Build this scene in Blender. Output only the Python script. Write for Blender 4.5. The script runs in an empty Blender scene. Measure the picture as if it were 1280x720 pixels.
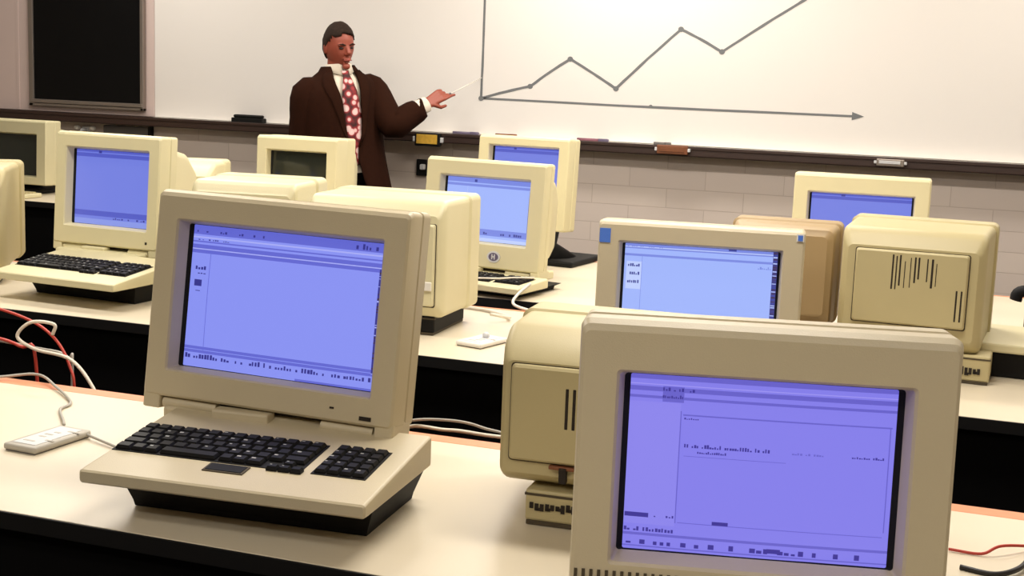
import bpy, bmesh, math, random
from mathutils import Vector, Matrix
random.seed(7)
C = bpy.context.scene.collection
R = math.radians
PI = math.pi

# ------------------------------------------------------------------ materials
def srgb(r, g, b):
    f = lambda c: (c/255/12.92) if c/255 <= .04045 else ((c/255+.055)/1.055)**2.4
    return (f(r), f(g), f(b), 1)

def mat(name, col, rough=.5, metal=0, noise=0, scale=20, spec=.5, bump=0, bscale=200, coat=0):
    m = bpy.data.materials.new(name); m.use_nodes = True
    nt = m.node_tree; b = nt.nodes['Principled BSDF']
    b.inputs['Base Color'].default_value = col
    b.inputs['Roughness'].default_value = rough
    b.inputs['Metallic'].default_value = metal
    b.inputs['Specular IOR Level'].default_value = spec
    b.inputs['Coat Weight'].default_value = coat
    tc = nt.nodes.new('ShaderNodeTexCoord')
    if noise:
        n = nt.nodes.new('ShaderNodeTexNoise'); n.inputs['Scale'].default_value = scale; n.inputs['Detail'].default_value = 4
        nt.links.new(tc.outputs['Object'], n.inputs['Vector'])
        mx = nt.nodes.new('ShaderNodeMix'); mx.data_type = 'RGBA'
        mx.inputs['A'].default_value = tuple(c*(1-noise) for c in col[:3])+(1,)
        mx.inputs['B'].default_value = tuple(min(1, c*(1+noise)) for c in col[:3])+(1,)
        nt.links.new(n.outputs['Fac'], mx.inputs['Factor'])
        nt.links.new(mx.outputs['Result'], b.inputs['Base Color'])
    if bump:
        n2 = nt.nodes.new('ShaderNodeTexNoise'); n2.inputs['Scale'].default_value = bscale
        nt.links.new(tc.outputs['Object'], n2.inputs['Vector'])
        bp = nt.nodes.new('ShaderNodeBump'); bp.inputs['Strength'].default_value = bump; bp.inputs['Distance'].default_value = .002
        nt.links.new(n2.outputs['Fac'], bp.inputs['Height']); nt.links.new(bp.outputs['Normal'], b.inputs['Normal'])
    return m

def emat(name, col, strength, rough=.3):
    m = mat(name, (0.02, 0.02, 0.03, 1), rough)
    b = m.node_tree.nodes['Principled BSDF']
    b.inputs['Emission Color'].default_value = col
    b.inputs['Emission Strength'].default_value = strength
    return m

BEIGE_NEAR = mat('beige_plastic', srgb(196, 183, 153), .42, noise=.035, scale=9, bump=.15, bscale=600)
BEIGE = mat('yellowed_plastic', srgb(212, 203, 164), .42, noise=.04, scale=8, bump=.1, bscale=500)
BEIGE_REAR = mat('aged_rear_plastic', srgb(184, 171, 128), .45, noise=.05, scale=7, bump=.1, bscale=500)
BROWNISH = mat('brown_plastic', srgb(160, 136, 98), .5, noise=.05, scale=7)  # even brown, darker than the other cases
SEAM = mat('seam_shadow_plastic', srgb(70, 60, 42), .7)
BLACK = mat('black_plastic', srgb(12, 11, 11), .65, spec=.25)
KEYBLACK = mat('key_plastic', srgb(11, 10, 11), .55, noise=.1, scale=60, spec=.22)
LEGEND = mat('key_legend', srgb(170, 168, 165), .6)
SLOT = mat('vent_slot', srgb(32, 22, 12), .8)
TOP = mat('cream_laminate', srgb(216, 204, 180), .33, noise=.035, scale=3, bump=.03, bscale=300)
EDGE = mat('orange_wood_edge', srgb(214, 140, 100), .5, noise=.12, scale=30)
DARKPANEL = mat('black_modesty', srgb(7, 6, 6), .9, spec=.1)  # near-black for the baseboard and the painted-in dark under tables
DARKMETAL = mat('black_metal', srgb(18, 17, 17), .45, metal=.6)
GREYMETAL = mat('aluminium', srgb(150, 140, 132), .4, metal=.7)
BROWNRAIL = mat('brown_rail', srgb(52, 34, 28), .5, noise=.1)
BOARD = mat('whiteboard_enamel', srgb(232, 227, 222), .38, noise=.012, scale=1.3)
BOARDSIDE = mat('pinkish_board', srgb(208, 188, 182), .42, noise=.03, scale=1.5)
BLKBOARD = mat('black_glass', srgb(5, 5, 6), .5, spec=.2)
MARKER = mat('marker_ink', srgb(112, 114, 116), .7)
WHITEP = mat('white_plastic', srgb(225, 220, 210), .45)
CABLEG = mat('grey_cable', srgb(170, 165, 155), .5)
CABLEW = mat('white_cable', srgb(220, 212, 196), .5)
CABLER = mat('red_cable', srgb(185, 60, 45), .5)
CABLEK = mat('black_cable', srgb(30, 25, 25), .5)
STICK = mat('blue_sticker', srgb(70, 115, 205), .5)
SCREENOFF = mat('dark_glass', srgb(38, 42, 36), .12, spec=.6)
CEIL = mat('ceiling_tile', srgb(215, 210, 200), .9, noise=.05, scale=40)
FLOORM = mat('dark_carpet', srgb(17, 13, 12), .95, noise=.2, scale=120)
SIDEWALL = mat('painted_side_wall', srgb(190, 178, 165), .85, noise=.03)
GREYPAD = mat('grey_pad', srgb(178, 172, 160), .5)
LIGHTGREY = mat('light_grey', srgb(205, 205, 205), .5)
DKGREY = mat('dark_grey', srgb(95, 92, 90), .5)
YELLOWM = mat('yellow_label', srgb(210, 165, 60), .5, noise=.35, scale=60)
BROWNM = mat('brown_clip', srgb(120, 70, 40), .5, noise=.3, scale=60)
REDPURPLE = mat('maroon_marker', srgb(130, 80, 95), .5)
PURPLE = mat('purple_marker', srgb(95, 85, 110), .5)
SKIN = mat('skin', srgb(148, 72, 54), .5, noise=.08, scale=14)
HAIR = mat('grey_brown_hair', srgb(46, 34, 27), .8, spec=.15, noise=.6, scale=70, bump=.6, bscale=150)
JACKET = mat('dark_brown_wool', srgb(42, 21, 12), .95, spec=.08, noise=.18, scale=50, bump=.3, bscale=300)
SHIRT = mat('white_shirt', srgb(226, 214, 196), .8)
TROUSER = mat('black_wool', srgb(16, 11, 11), .9, spec=.1)
LEATHER = mat('black_leather', srgb(18, 14, 12), .4)
EYE = mat('eye_dark', srgb(30, 18, 14), .3)
LIP = mat('lip', srgb(150, 66, 56), .5)

def tie_material():
    m = mat('floral_tie', srgb(225, 190, 185), .7); nt = m.node_tree; b = nt.nodes['Principled BSDF']
    tc = nt.nodes.new('ShaderNodeTexCoord')
    v = nt.nodes.new('ShaderNodeTexVoronoi'); v.inputs['Scale'].default_value = 27
    nt.links.new(tc.outputs['Object'], v.inputs['Vector'])
    r = nt.nodes.new('ShaderNodeValToRGB'); e = r.color_ramp.elements
    e[0].position = 0; e[0].color = srgb(235, 215, 210)
    e[1].position = .42; e[1].color = srgb(232, 190, 186)
    for p, c in ((.5, srgb(165, 45, 50)), (.66, srgb(90, 22, 26)), (.85, srgb(40, 14, 14))):
        n = r.color_ramp.elements.new(p); n.color = c
    nt.links.new(v.outputs['Distance'], r.inputs['Fac']); nt.links.new(r.outputs['Color'], b.inputs['Base Color'])
    return m
TIE = tie_material()

def brick_material():
    m = mat('painted_block_wall', srgb(196, 182, 170), .75); nt = m.node_tree; b = nt.nodes['Principled BSDF']
    tc = nt.nodes.new('ShaderNodeTexCoord'); mp = nt.nodes.new('ShaderNodeMapping')
    mp.inputs['Rotation'].default_value = (R(90), 0, 0)
    br = nt.nodes.new('ShaderNodeTexBrick'); br.inputs['Scale'].default_value = 1
    br.inputs['Brick Width'].default_value = .4; br.inputs['Row Height'].default_value = .1
    br.inputs['Mortar Size'].default_value = .003; br.inputs['Mortar Smooth'].default_value = .6
    br.inputs['Color1'].default_value = srgb(206, 192, 181); br.inputs['Color2'].default_value = srgb(201, 187, 177)
    br.inputs['Mortar'].default_value = srgb(186, 171, 160)
    nt.links.new(tc.outputs['Object'], mp.inputs['Vector']); nt.links.new(mp.outputs['Vector'], br.inputs['Vector'])
    nt.links.new(br.outputs['Color'], b.inputs['Base Color'])
    bp = nt.nodes.new('ShaderNodeBump'); bp.inputs['Strength'].default_value = .25; bp.inputs['Distance'].default_value = .002
    bp.invert = True
    nt.links.new(br.outputs['Fac'], bp.inputs['Height']); nt.links.new(bp.outputs['Normal'], b.inputs['Normal'])
    return m
BLOCKWALL = brick_material()

# ------------------------------------------------------------------ helpers
class MB:
    """collects shapes into one mesh"""
    def __init__(s): s.bm = bmesh.new(); s.mats = []
    def mi(s, m):
        if m not in s.mats: s.mats.append(m)
        return s.mats.index(m)
    def box(s, x0, x1, y0, y1, z0, z1, m=None, bev=0, M=None, seg=2):
        vs = [s.bm.verts.new((x, y, z)) for x in (x0, x1) for y in (y0, y1) for z in (z0, z1)]
        idx = [(0, 1, 3, 2), (4, 6, 7, 5), (0, 4, 5, 1), (2, 3, 7, 6), (0, 2, 6, 4), (1, 5, 7, 3)]
        fs = [s.bm.faces.new([vs[i] for i in f]) for f in idx]
        if m is not None:
            for f in fs: f.material_index = s.mi(m)
        if bev:
            es = list({e for f in fs for e in f.edges})
            r = bmesh.ops.bevel(s.bm, geom=es, offset=bev, segments=seg, profile=.5, affect='EDGES')
            if m is not None:
                for f in r['faces']: f.material_index = s.mi(m)
            vs = list({v for f in r['faces'] for v in f.verts} | {v for f in fs if f.is_valid for v in f.verts})
        if M is not None:
            for v in vs: v.co = M @ v.co
        return s
    def loft(s, rings, m=None, closed=True, cap0=True, cap1=True, smooth=True):
        rv = [[s.bm.verts.new(p) for p in r] for r in rings]
        k = s.mi(m) if m is not None else 0
        n = len(rings[0])
        for a, b in zip(rv, rv[1:]):
            for i in range(n if closed else n-1):
                j = (i+1) % n
                f = s.bm.faces.new((a[i], a[j], b[j], b[i])); f.material_index = k; f.smooth = smooth
        if cap0: f = s.bm.faces.new(rv[0][::-1]); f.material_index = k
        if cap1: f = s.bm.faces.new(rv[-1]); f.material_index = k
        return rv
    def tube(s, pts, rad, m=None, n=8, caps=True):
        pts = [Vector(p) for p in pts]
        if not hasattr(rad, '__len__'): rad = [rad]*len(pts)
        rings = []; up = None
        for i, p in enumerate(pts):
            d = (pts[min(i+1, len(pts)-1)]-pts[max(i-1, 0)]).normalized()
            if up is None: up = d.orthogonal().normalized()
            up = (up-d*up.dot(d)).normalized(); sd = d.cross(up)
            r = rad[i] if hasattr(rad[i], '__len__') else (rad[i], rad[i])
            rings.append([p+up*math.cos(t)*r[0]+sd*math.sin(t)*r[1] for t in [2*PI*k/n for k in range(n)]])
        return s.loft(rings, m, cap0=caps, cap1=caps)
    def ball(s, c, r, sub=3, sc=(1, 1, 1), fn=None, M=None, m=None):
        b = bmesh.ops.create_icosphere(s.bm, subdivisions=sub, radius=1)
        k = s.mi(m) if m is not None else 0
        for v in b['verts']:
            q = v.co.copy()
            if fn: q = fn(q)
            q = Vector((q.x*sc[0]*r, q.y*sc[1]*r, q.z*sc[2]*r))
            if M is not None: q = M @ q
            v.co = q+Vector(c)
            for f in v.link_faces: f.smooth = True; f.material_index = k
        return b['verts']
    def xf(s, M):
        for v in s.bm.verts: v.co = M @ v.co
        return s
    def build(s, name, m=None, parent=None, smooth=None, recalc=True):
        if recalc: bmesh.ops.recalc_face_normals(s.bm, faces=s.bm.faces)
        me = bpy.data.meshes.new(name); s.bm.to_mesh(me); s.bm.free()
        for q in (s.mats if s.mats else [m]): me.materials.append(q)
        if smooth is not None:
            for p in me.polygons: p.use_smooth = smooth
        o = bpy.data.objects.new(name, me); C.objects.link(o)
        if parent: o.parent = parent
        return o

def autosmooth(o, ang=35):
    for p in o.data.polygons: p.use_smooth = True
    bm = bmesh.new(); bm.from_mesh(o.data)
    for e in bm.edges:
        if len(e.link_faces) == 2: e.smooth = e.calc_face_angle(0) < R(ang)
    bm.to_mesh(o.data); bm.free()
    return o

def tag(o, label, cat, group=None, kind=None):
    if label: o['label'] = label
    if cat: o['category'] = cat
    if group: o['group'] = group
    if kind: o['kind'] = kind
    return o
def empty(name, loc, rz=0):
    o = bpy.data.objects.new(name, None); C.objects.link(o); o.location = loc; o.rotation_euler = (0, 0, rz)
    o.empty_display_size = .1
    return o
def struct(o): o['kind'] = 'structure'; return o

def rrect(x0, x1, z0, z1, y, r, k=4):
    """rounded rectangle ring in the XZ plane, constant count"""
    r = max(1e-4, min(r, (x1-x0)/2-1e-4, (z1-z0)/2-1e-4)); out = []
    for cx, cz, a0 in ((x1-r, z1-r, 0), (x0+r, z1-r, 90), (x0+r, z0+r, 180), (x1-r, z0+r, 270)):
        for i in range(k+1):
            a = R(a0+90*i/k); out.append(Vector((cx+r*math.cos(a), y, cz+r*math.sin(a))))
    return out

def spline(pts, n=10):
    """Catmull-Rom through the points"""
    P = [Vector(p) for p in pts]; P = [P[0]*2-P[1]]+P+[P[-1]*2-P[-2]]; out = []
    for i in range(1, len(P)-2):
        a, b, c, d = P[i-1:i+3]
        for k in range(n):
            t = k/n
            out.append(.5*((2*b)+(c-a)*t+(2*a-5*b+4*c-d)*t*t+(3*b-a-3*c+d)*t**3))
    out.append(P[-2]); return out

def cable(pts, rad, m, label, group=None, name='cable'):
    b = MB(); b.tube(spline(pts, 8), rad, n=7)
    return tag(b.build(name, m, smooth=True), label, 'cable', group)

# ------------------------------------------------------------------ screens
def screen_mats(tag_, base, mid, dark, light, s):
    return dict(base=emat('screen_'+tag_, base, s), mid=emat('screen_mid_'+tag_, mid, s), dark=emat('screen_dark_'+tag_, dark, s),
                light=emat('screen_light_'+tag_, light, s), panel=emat('screen_panel_'+tag_, tuple(a*.75+b*.25 for a, b in zip(base, light)), s), fringe=emat('screen_fringe_'+tag_, srgb(120, 70, 60), .25))
SV = screen_mats('violet', srgb(134, 128, 238), srgb(104, 98, 205), srgb(58, 48, 150), srgb(160, 152, 246), .95)
SB = screen_mats('blue', srgb(138, 148, 246), srgb(98, 104, 212), srgb(48, 48, 140), srgb(170, 176, 250), .95)
SL = screen_mats('pale', srgb(160, 182, 252), srgb(122, 138, 226), srgb(58, 66, 150), srgb(192, 208, 255), .98)
SD = screen_mats('deep', srgb(122, 136, 238), srgb(88, 98, 208), srgb(52, 54, 150), srgb(146, 162, 246), .85)

def make_screen(w, h, S, layout, bulge=.006):
    """curved tube face in XZ, centre (0,0,0), bulging to -y"""
    b = MB()
    f = lambda x, z: -bulge*(1-(2*x/w)**2*.6-(2*z/h)**2*.4)
    N = 12
    def patch(x0, x1, z0, z1, m, off, n=1, k=1):
        vs = [[b.bm.verts.new((x0+(x1-x0)*i/n, f(x0+(x1-x0)*i/n, z0+(z1-z0)*j/k)-off, z0+(z1-z0)*j/k)) for j in range(k+1)] for i in range(n+1)]
        for i in range(n):
            for j in range(k):
                q = b.bm.faces.new((vs[i][j], vs[i+1][j], vs[i+1][j+1], vs[i][j+1])); q.material_index = b.mi(m); q.smooth = True
    patch(-w/2, w/2, -h/2, h/2, S['base'], 0, N, N)
    # overlays in fractions (u0,u1,v0,v1) v from the bottom
    def fr(u0, u1, v0, v1, m, off=.0004):
        patch(-w/2+u0*w, -w/2+u1*w, -h/2+v0*h, -h/2+v1*h, m, off, max(1, int((u1-u0)*10)), max(1, int((v1-v0)*8)))
    def ticks(u0, u1, v0, v1, n, m, fill=.55, off=.0008):
        for i in range(n):
            if random.random() > fill: continue
            a = u0+(u1-u0)*i/n; hh = random.uniform(.35, 1)*(v1-v0)
            fr(a, a+(u1-u0)/n*random.uniform(.5, .85), v0, v0+hh, m, off)
    layout(fr, ticks, S)
    return b

def lay_main(fr, t, S):
    fr(0, 1, .93, 1, S['mid']); fr(0, 1, .875, .885, S['mid']); fr(0, 1, .905, .915, S['light']); fr(0, 1, .80, .86, S['mid']); fr(0, 1, .825, .832, S['light'])
    t(.02, .4, .945, .965, 30, S['dark'], .35); t(.02, .2, .89, .90, 16, S['dark']); t(.85, .98, .94, .98, 8, S['dark'])
    fr(.105, .108, .12, .80, S['mid'], .0008); fr(0, .105, .12, .80, S['base'])
    t(.03, .09, .685, .72, 4, S['dark'], .9); fr(.03, .07, .57, .615, S['dark'], .0009); t(.03, .09, .655, .665, 4, S['dark'], .9); fr(.04, .065, .535, .54, S['dark'], .0009)
    fr(0, 1, .105, .125, S['mid']); fr(0, 1, .13, .15, S['mid'])
    fr(.0, 1, .06, .105, S['base'], .0005); t(.01, .98, .065, .10, 64, S['dark'], .72); fr(.6, 1, 0, .02, S['mid'])
    fr(.975, .992, .12, .82, S['dark'], .0006); t(.972, .99, .12, .12, 1, S['dark'], 0)
    for i in range(40): fr(.976, .990, .12+.0172*i, .12+.0172*i+random.uniform(.003, .011), random.choice((S['fringe'], S['light'], S['dark'])), .001)
def lay_front(fr, t, S):
    fr(0, 1, .965, 1, S['mid']); fr(0, 1, .90, .925, S['mid']); fr(0, 1, .86, .875, S['mid']); fr(0, 1, .935, .94, S['light'])
    fr(.13, .21, .845, .93, S['mid'], .0006); t(.13, .25, .905, .925, 12, S['dark'], .7); t(.13, .21, .865, .885, 10, S['dark'], .9)
    fr(0, .2, .15, .84, S['panel']); fr(.2, .204, .17, .8, S['mid'], .0008); fr(.21, .98, .775, .783, S['mid'], .0008); fr(.972, .976, .2, .775, S['mid'], .0008)
    t(.215, .28, .755, .765, 8, S['dark'], .8)
    t(.22, .54, .60, .622, 34, S['dark'], .85); t(.27, .38, .57, .585, 14, S['dark'], .9); t(.62, .74, .60, .612, 12, S['mid'], .8); t(.84, .96, .60, .615, 14, S['dark'], .8)
    fr(.21, .97, .172, .176, S['mid'], .0008); fr(.34, .40, .175, .195, S['dark'], .001)
    fr(.22, .6, .55, .553, S['mid']); fr(.01, .1, .19, .215, S['dark'], .0009); t(.11, .2, .195, .21, 8, S['dark']); t(.01, .2, .11, .135, 16, S['dark'], .7)
    fr(0, 1, .085, .10, S['mid']); t(.02, .9, .035, .065, 34, S['dark'], .45); fr(.55, .6, .04, .065, S['dark'], .001); fr(0, 1, .02, .027, S['mid'])
def lay_pale(fr, t, S):
    fr(0, 1, .94, 1, S['mid']); fr(0, 1, .955, .965, S['light'], .0006); fr(0, 1, .86, .885, S['mid']); fr(.68, .73, .975, .995, S['dark'], .001)
    t(.02, .3, .96, .975, 20, S['mid'])
    for v in (.745, .655, .565): t(.03, .11, v, v+.04, 6, S['dark'], .8)
    fr(.02, .12, .5, .8, S['light'], .0003); t(.86, .96, .80, .83, 8, S['mid'], .9)
    fr(.12, .123, .1, .86, S['mid'])
    fr(.965, .995, .0, 1, S['dark'], .0007)
    for i in range(46): fr(.967, .993, .01+.0214*i, .01+.0214*i+random.uniform(.004, .014), random.choice((S['fringe'], S['fringe'], S['dark'], S['light'])), .001)
    fr(0, 1, .06, .1, S['mid'])
def lay_simple(fr, t, S):
    fr(0, 1, .90, 1, S['mid']); fr(0, 1, .95, .965, S['base'], .0006)
    fr(0, 1, .12, .19, S['mid']); fr(0, 1, .0, .08, S['light']); t(.3, .95, .09, .115, 24, S['dark'], .4)
    fr(.3, .34, .955, .985, S['dark'], .001)
def lay_hp(fr, t, S):
    fr(0, 1, .86, 1, S['mid']); fr(0, 1, .9, .92, S['base'], .0006); fr(.33, .36, .93, .97, S['dark'], .001)
    fr(.25, .253, .2, .86, S['light']); fr(.4, 1, .1, .2, S['mid']); t(.45, .95, .12, .17, 20, S['dark'], .5); fr(.3, 1, 0, .06, S['light'])
    fr(.97, .99, .2, .85, S['dark'], .0006)
    for i in range(20): fr(.972, .988, .22+.03*i, .22+.03*i+.012, S['fringe'], .001)

# ------------------------------------------------------------------ CRT face unit (local: origin at bottom centre of the face, +y to the rear)
def face_case(w, h, op, d1=.085, rec=.04, body=None, r=.010, sides=True, lug=False):
    """op = (x0,x1,z0,z1) opening; body = list of (y, dx, z0, z1, r) sections behind the bezel"""
    b = MB(); k = 5
    x0, x1, z0, z1 = op
    rings = []
    # recess (from the inside out)
    rings.append(rrect(x0+.008, x1-.008, z0+.008, z1-.008, rec, .004, k))
    rings.append(rrect(x0+.003, x1-.003, z0+.003, z1-.003, .004, .004, k))
    rings.append(rrect(x0, x1, z0, z1, .000, .005, k))
    rings.append(rrect(-w/2+.006, w/2-.006, .006, h-.012, .000, r-.004, k))
    rings.append(rrect(-w/2+.002, w/2-.002, .002, h-.005, .004, r-.001, k))
    rings.append(rrect(-w/2, w/2, 0, h, .014, r, k))
    rings.append(rrect(-w/2, w/2, 0, h, d1*.55, r, k))
    # seam
    rings.append(rrect(-w/2+.003, w/2-.003, .003, h-.003, d1*.57, r, k))
    rings.append(rrect(-w/2+.003, w/2-.003, .003, h-.003, d1*.63, r, k))
    rings.append(rrect(-w/2+.001, w/2-.001, .001, h+.001, d1*.66, r, k))
    rings.append(rrect(-w/2+.001, w/2-.001, .001, h+.001, d1, r, k))
    for (y, dx, a, c, rr) in (body or [(d1+.004, .050, .03, h-.03, .02), (d1+.16, .075, .035, h-.05, .03), (d1+.26, .115, .06, h-.10, .03)]):
        rings.append(rrect(-w/2+dx, w/2-dx, a, c, y, rr, k))
    b.loft(rings, cap0=False, cap1=True)
    return b

def crt_head(root, M, w, h, op, S, layout, plastic, d1=.085, rec=.034, body=None, screen_on=True, name='monitor_case', frame='screen_surround'):
    case = face_case(w, h, op, d1, rec, body).xf(M).build(name, plastic, root); autosmooth(case, 22)
    x0, x1, z0, z1 = op
    g = MB(); g.loft([rrect(x0+.007, x1-.007, z0+.007, z1-.007, rec-.003, .004, 5), rrect(x0+.014, x1-.014, z0+.009, z1-.009, rec+.003, .002, 5)], cap0=False, cap1=False)
    # thin black throat closing the gap between bezel and tube
    g.loft([rrect(x0+.0075, x1-.0075, z0+.0075, z1-.0075, rec+.001, .004, 5), rrect(x0+.0075, x1-.0075, z0+.0075, z1-.0075, rec+.03, .004, 5)], cap0=False, cap1=True)
    g.xf(M).build(frame, BLACK, case)
    sw, sh = x1-x0-.024, z1-z0-.015
    T = M @ Matrix.Translation(((x0+x1)/2, rec+.006, (z0+z1)/2))
    if screen_on:
        sc = make_screen(sw, sh, S, layout).xf(T).build('screen', None, root, recalc=False)
    else:
        b = MB(); N = 12
        f = lambda x, z: -.007*(1-(2*x/sw)**2*.6-(2*z/sh)**2*.4)
        vs = [[b.bm.verts.new((sw*(i/N-.5), f(sw*(i/N-.5), sh*(j/N-.5)), sh*(j/N-.5))) for j in range(N+1)] for i in range(N+1)]
        for i in range(N):
            for j in range(N): b.bm.faces.new((vs[i][j], vs[i+1][j], vs[i+1][j+1], vs[i][j+1]))
        sc = b.xf(T).build('screen', SCREENOFF, root, smooth=True, recalc=False)
    return case

# ------------------------------------------------------------------ keyboard
def key_mesh(w, d, M, name, parent, mats=True, legend=True):
    b = MB(); h = .008
    b.loft([[Vector(p) for p in ((-w/2, -d/2, 0), (w/2, -d/2, 0), (w/2, d/2, 0), (-w/2, d/2, 0))],
            [Vector(p) for p in ((-w/2, -d/2, h*.4), (w/2, -d/2, h*.4), (w/2, d/2, h*.4), (-w/2, d/2, h*.4))],
            [Vector(p) for p in ((-w/2+.0025, -d/2+.002, h), (w/2-.0025, -d/2+.002, h), (w/2-.0025, d/2-.0025, h), (-w/2+.0025, d/2-.0025, h))]], KEYBLACK, smooth=False)
    if legend and random.random() < .4:
        s = min(w, d)*random.uniform(.10, .18); ox = -w*.18; oy = d*.12
        vs = [b.bm.verts.new(p) for p in ((ox-s, oy-s*.5, h+.0004), (ox+s, oy-s*.5, h+.0004), (ox+s, oy+s*.6, h+.0004), (ox-s, oy+s*.6, h+.0004))]
        f = b.bm.faces.new(vs); f.material_index = b.mi(LEGEND)
    return b.xf(M).build(name, KEYBLACK, parent, recalc=False)

def keyboard_deck(root, w, d, zf, zb, rows, pad=True, keys=(.0, .0), wback=None, plastic=BEIGE, thick=.022, touch=True, sc=1.0, lo=None):
    """wedge deck, front at y=0, keys as sub-parts. returns the deck object and its plane"""
    b = MB(); wb = wback or w
    def ring(y, hw, z0, z1, r=.006): return rrect(-hw, hw, z0, z1, y, r, 3)
    f = lambda y: zf+(zb-zf)*y/d
    b.loft([ring(0, w/2-.003, zf-thick+.003, zf-.003, .003), ring(.003, w/2, zf-thick, f(0)), ring(.02, w/2, zf-thick-.001, f(.02)), ring(d, wb/2, zf-thick, f(d))], smooth=False)
    deck = b.build('keyboard_deck', plastic, root); autosmooth(deck, 30)
    sl = math.atan2(zb-zf, d)
    if lo: x0, x1, x2, x3, ya, yb = lo
    else: x0, x1, x2, x3, ya, yb = -w*.44, w*.26, w*.31, w*.455, d*.34, d*.70
    def KM(x, y): return Matrix.Translation((x, y, f(y)+.0002)) @ Matrix.Rotation(sl, 4, 'X')
    # dark key bed
    e = MB()
    for (a, c, p, q) in ((x0-.003, x1+.003, ya-.003, yb+.003), (x2-.003, x3+.003, ya-.003, yb+.003)):
        e.box(a, c, p, q, -.0008, .0012)
        for v in list(e.bm.verts)[-8:]: v.co.z += f(v.co.y)
    e.build('key_bed', BLACK, deck)
    nr = rows; rh = (yb-ya)/nr
    for r in range(nr):
        n = 14 if nr > 4 else 11
        y = ya+rh*(r+.5); xs = x0; end = x1
        if r == 0 : end = x0+(x1-x0)*.80
        wds = [1.0]*n
        if r == 0: wds = [1.2, 1, 1, 4.5, 1, 1, 1.2]
        if r == 1: wds = [1.6]+[1]*(n-4)+[1.6]
        if r == 2: wds = [1.4]+[1]*(n-3)+[1.7]
        tot = sum(wds)
        for q in wds:
            kw = (end-xs if False else (end-x0))*q/tot
            key_mesh(kw*.9, rh*.88, KM(xs+kw/2, y), 'key', deck); xs += kw
    for r in range(nr):
        y = ya+rh*(r+.5)
        for i in range(4 if nr > 4 else 3):
            kw = (x3-x2)/(4 if nr > 4 else 3)
            key_mesh(kw*.88, rh*.88, KM(x2+kw*(i+.5), y), 'key', deck)
    # arrow keys
    ax = x0+(x1-x0)*.93; kw = (x1-x0)/16
    for dx, dy in ((-kw, ya-.006), (0, ya-.006), (kw, ya-.006), (0, ya+rh*.55)):
        key_mesh(kw*.9, rh*.62, KM(ax+dx, dy+.002), 'key', deck)
    if touch:
        t = MB(); t.box(-.035*sc-.02, .035*sc-.02, .052*sc, .083*sc, .0, .002, SEAM); 
        t.box(-.031*sc-.02, .031*sc-.02, .055*sc, .080*sc, .001, .003, BLACK)
        for v in t.bm.verts: v.co.z += f(v.co.y)
        t.build('touch_pad', BLACK, deck)
    return deck, f

def black_foot(root, w, d, y0, h=.065, m=BLACK, taper=.02, cx=0, name='base'):
    b = MB()
    b.loft([[Vector((cx+sx*(w/2-e), y, z)) for sx, y in ((-1, y0+e), (1, y0+e), (1, y0+d-e), (-1, y0+d-e))] for z, e in ((0, taper), (.01, taper*.9), (h, 0))], smooth=False)
    return b.build(name, m, root)

# ------------------------------------------------------------------ machine facing the viewer, with keyboard
def front_machine(name, label, loc, rz, w, h, op, face_xy, face_z, tilt, S, layout, deck, plastic=BEIGE, rows=5, screen_on=True, lo=None, d1=.085, cat='computer', group=None, keyb=True, head_rot=0, body=None, touch=True, foot=None, roll=0):
    root = empty(name, loc, R(rz)); tag(root, label, cat, group)
    M = Matrix.Translation((face_xy[0], face_xy[1], face_z)) @ Matrix.Rotation(R(head_rot), 4, 'Z') @ Matrix.Rotation(R(roll), 4, 'Y') @ Matrix.Rotation(R(-tilt), 4, 'X')
    case = crt_head(root, M, w, h, op, S, layout, plastic, d1=d1, screen_on=screen_on, body=body)
    if keyb:
        dw, dd, zf, zb = deck
        dk, f = keyboard_deck(root, dw, dd, zf, zb, rows, plastic=plastic, lo=lo, touch=touch)
        if foot: black_foot(root, *foot)
        else: black_foot(root, dw*.9, dd*.9, dd*.12, h=zf-.022)
        # rear chassis under the head, hinge lugs and covers
        yb = face_xy[1]; cx = face_xy[0]
        r = MB(); r.box(cx-w/2+.045, cx+w/2-.045, dd-.002, yb+.20, zf-.02, face_z-.012, bev=.006)
        r.build('rear_chassis', plastic, root)
        zt = f(dd)-.004; gap = face_z-zt
        for sx in (-1, 1):
            xa = sx*(w/2-.001); xb = sx*(w/2-.036)
            lg = MB(); lg.box(min(xa, xb), max(xa, xb), .003, .080, -gap-.004, .012, bev=.004)
            lg.xf(M).build('hinge_lug', plastic, root)
        hr = gap/2+.001
        for a_, c_ in ((-w/2+.040, -w*.20), (w*.22, w/2-.040)):
            hb = MB(); hb.tube([(a_, .016, -hr), (c_, .016, -hr)], hr, n=16)
            autosmooth(hb.xf(M).build('hinge_cover', plastic, root), 40)
        hb = MB(); hb.box(cx-w*.19, cx+w*.03, yb-.012, yb+.02, zt-.004, zt+.016, bev=.004); hb.build('hinge_plate', plastic, root)
        sl = MB(); sl.box(-w/2+.036, w/2-.036, .034, .044, -gap+.002, .004)
        sl.xf(M).build('hinge_gap', SEAM, root)
    return root, M, case

def decal(parent, M, x0, x1, z0, z1, m, name, off=.0006, th=.0008, lab=None):
    b = MB(); b.box(x0, x1, -off-th, 0.0, z0, z1); o = b.xf(M).build(name, m, parent)
    if lab: o['label'] = lab
    return o

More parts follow.
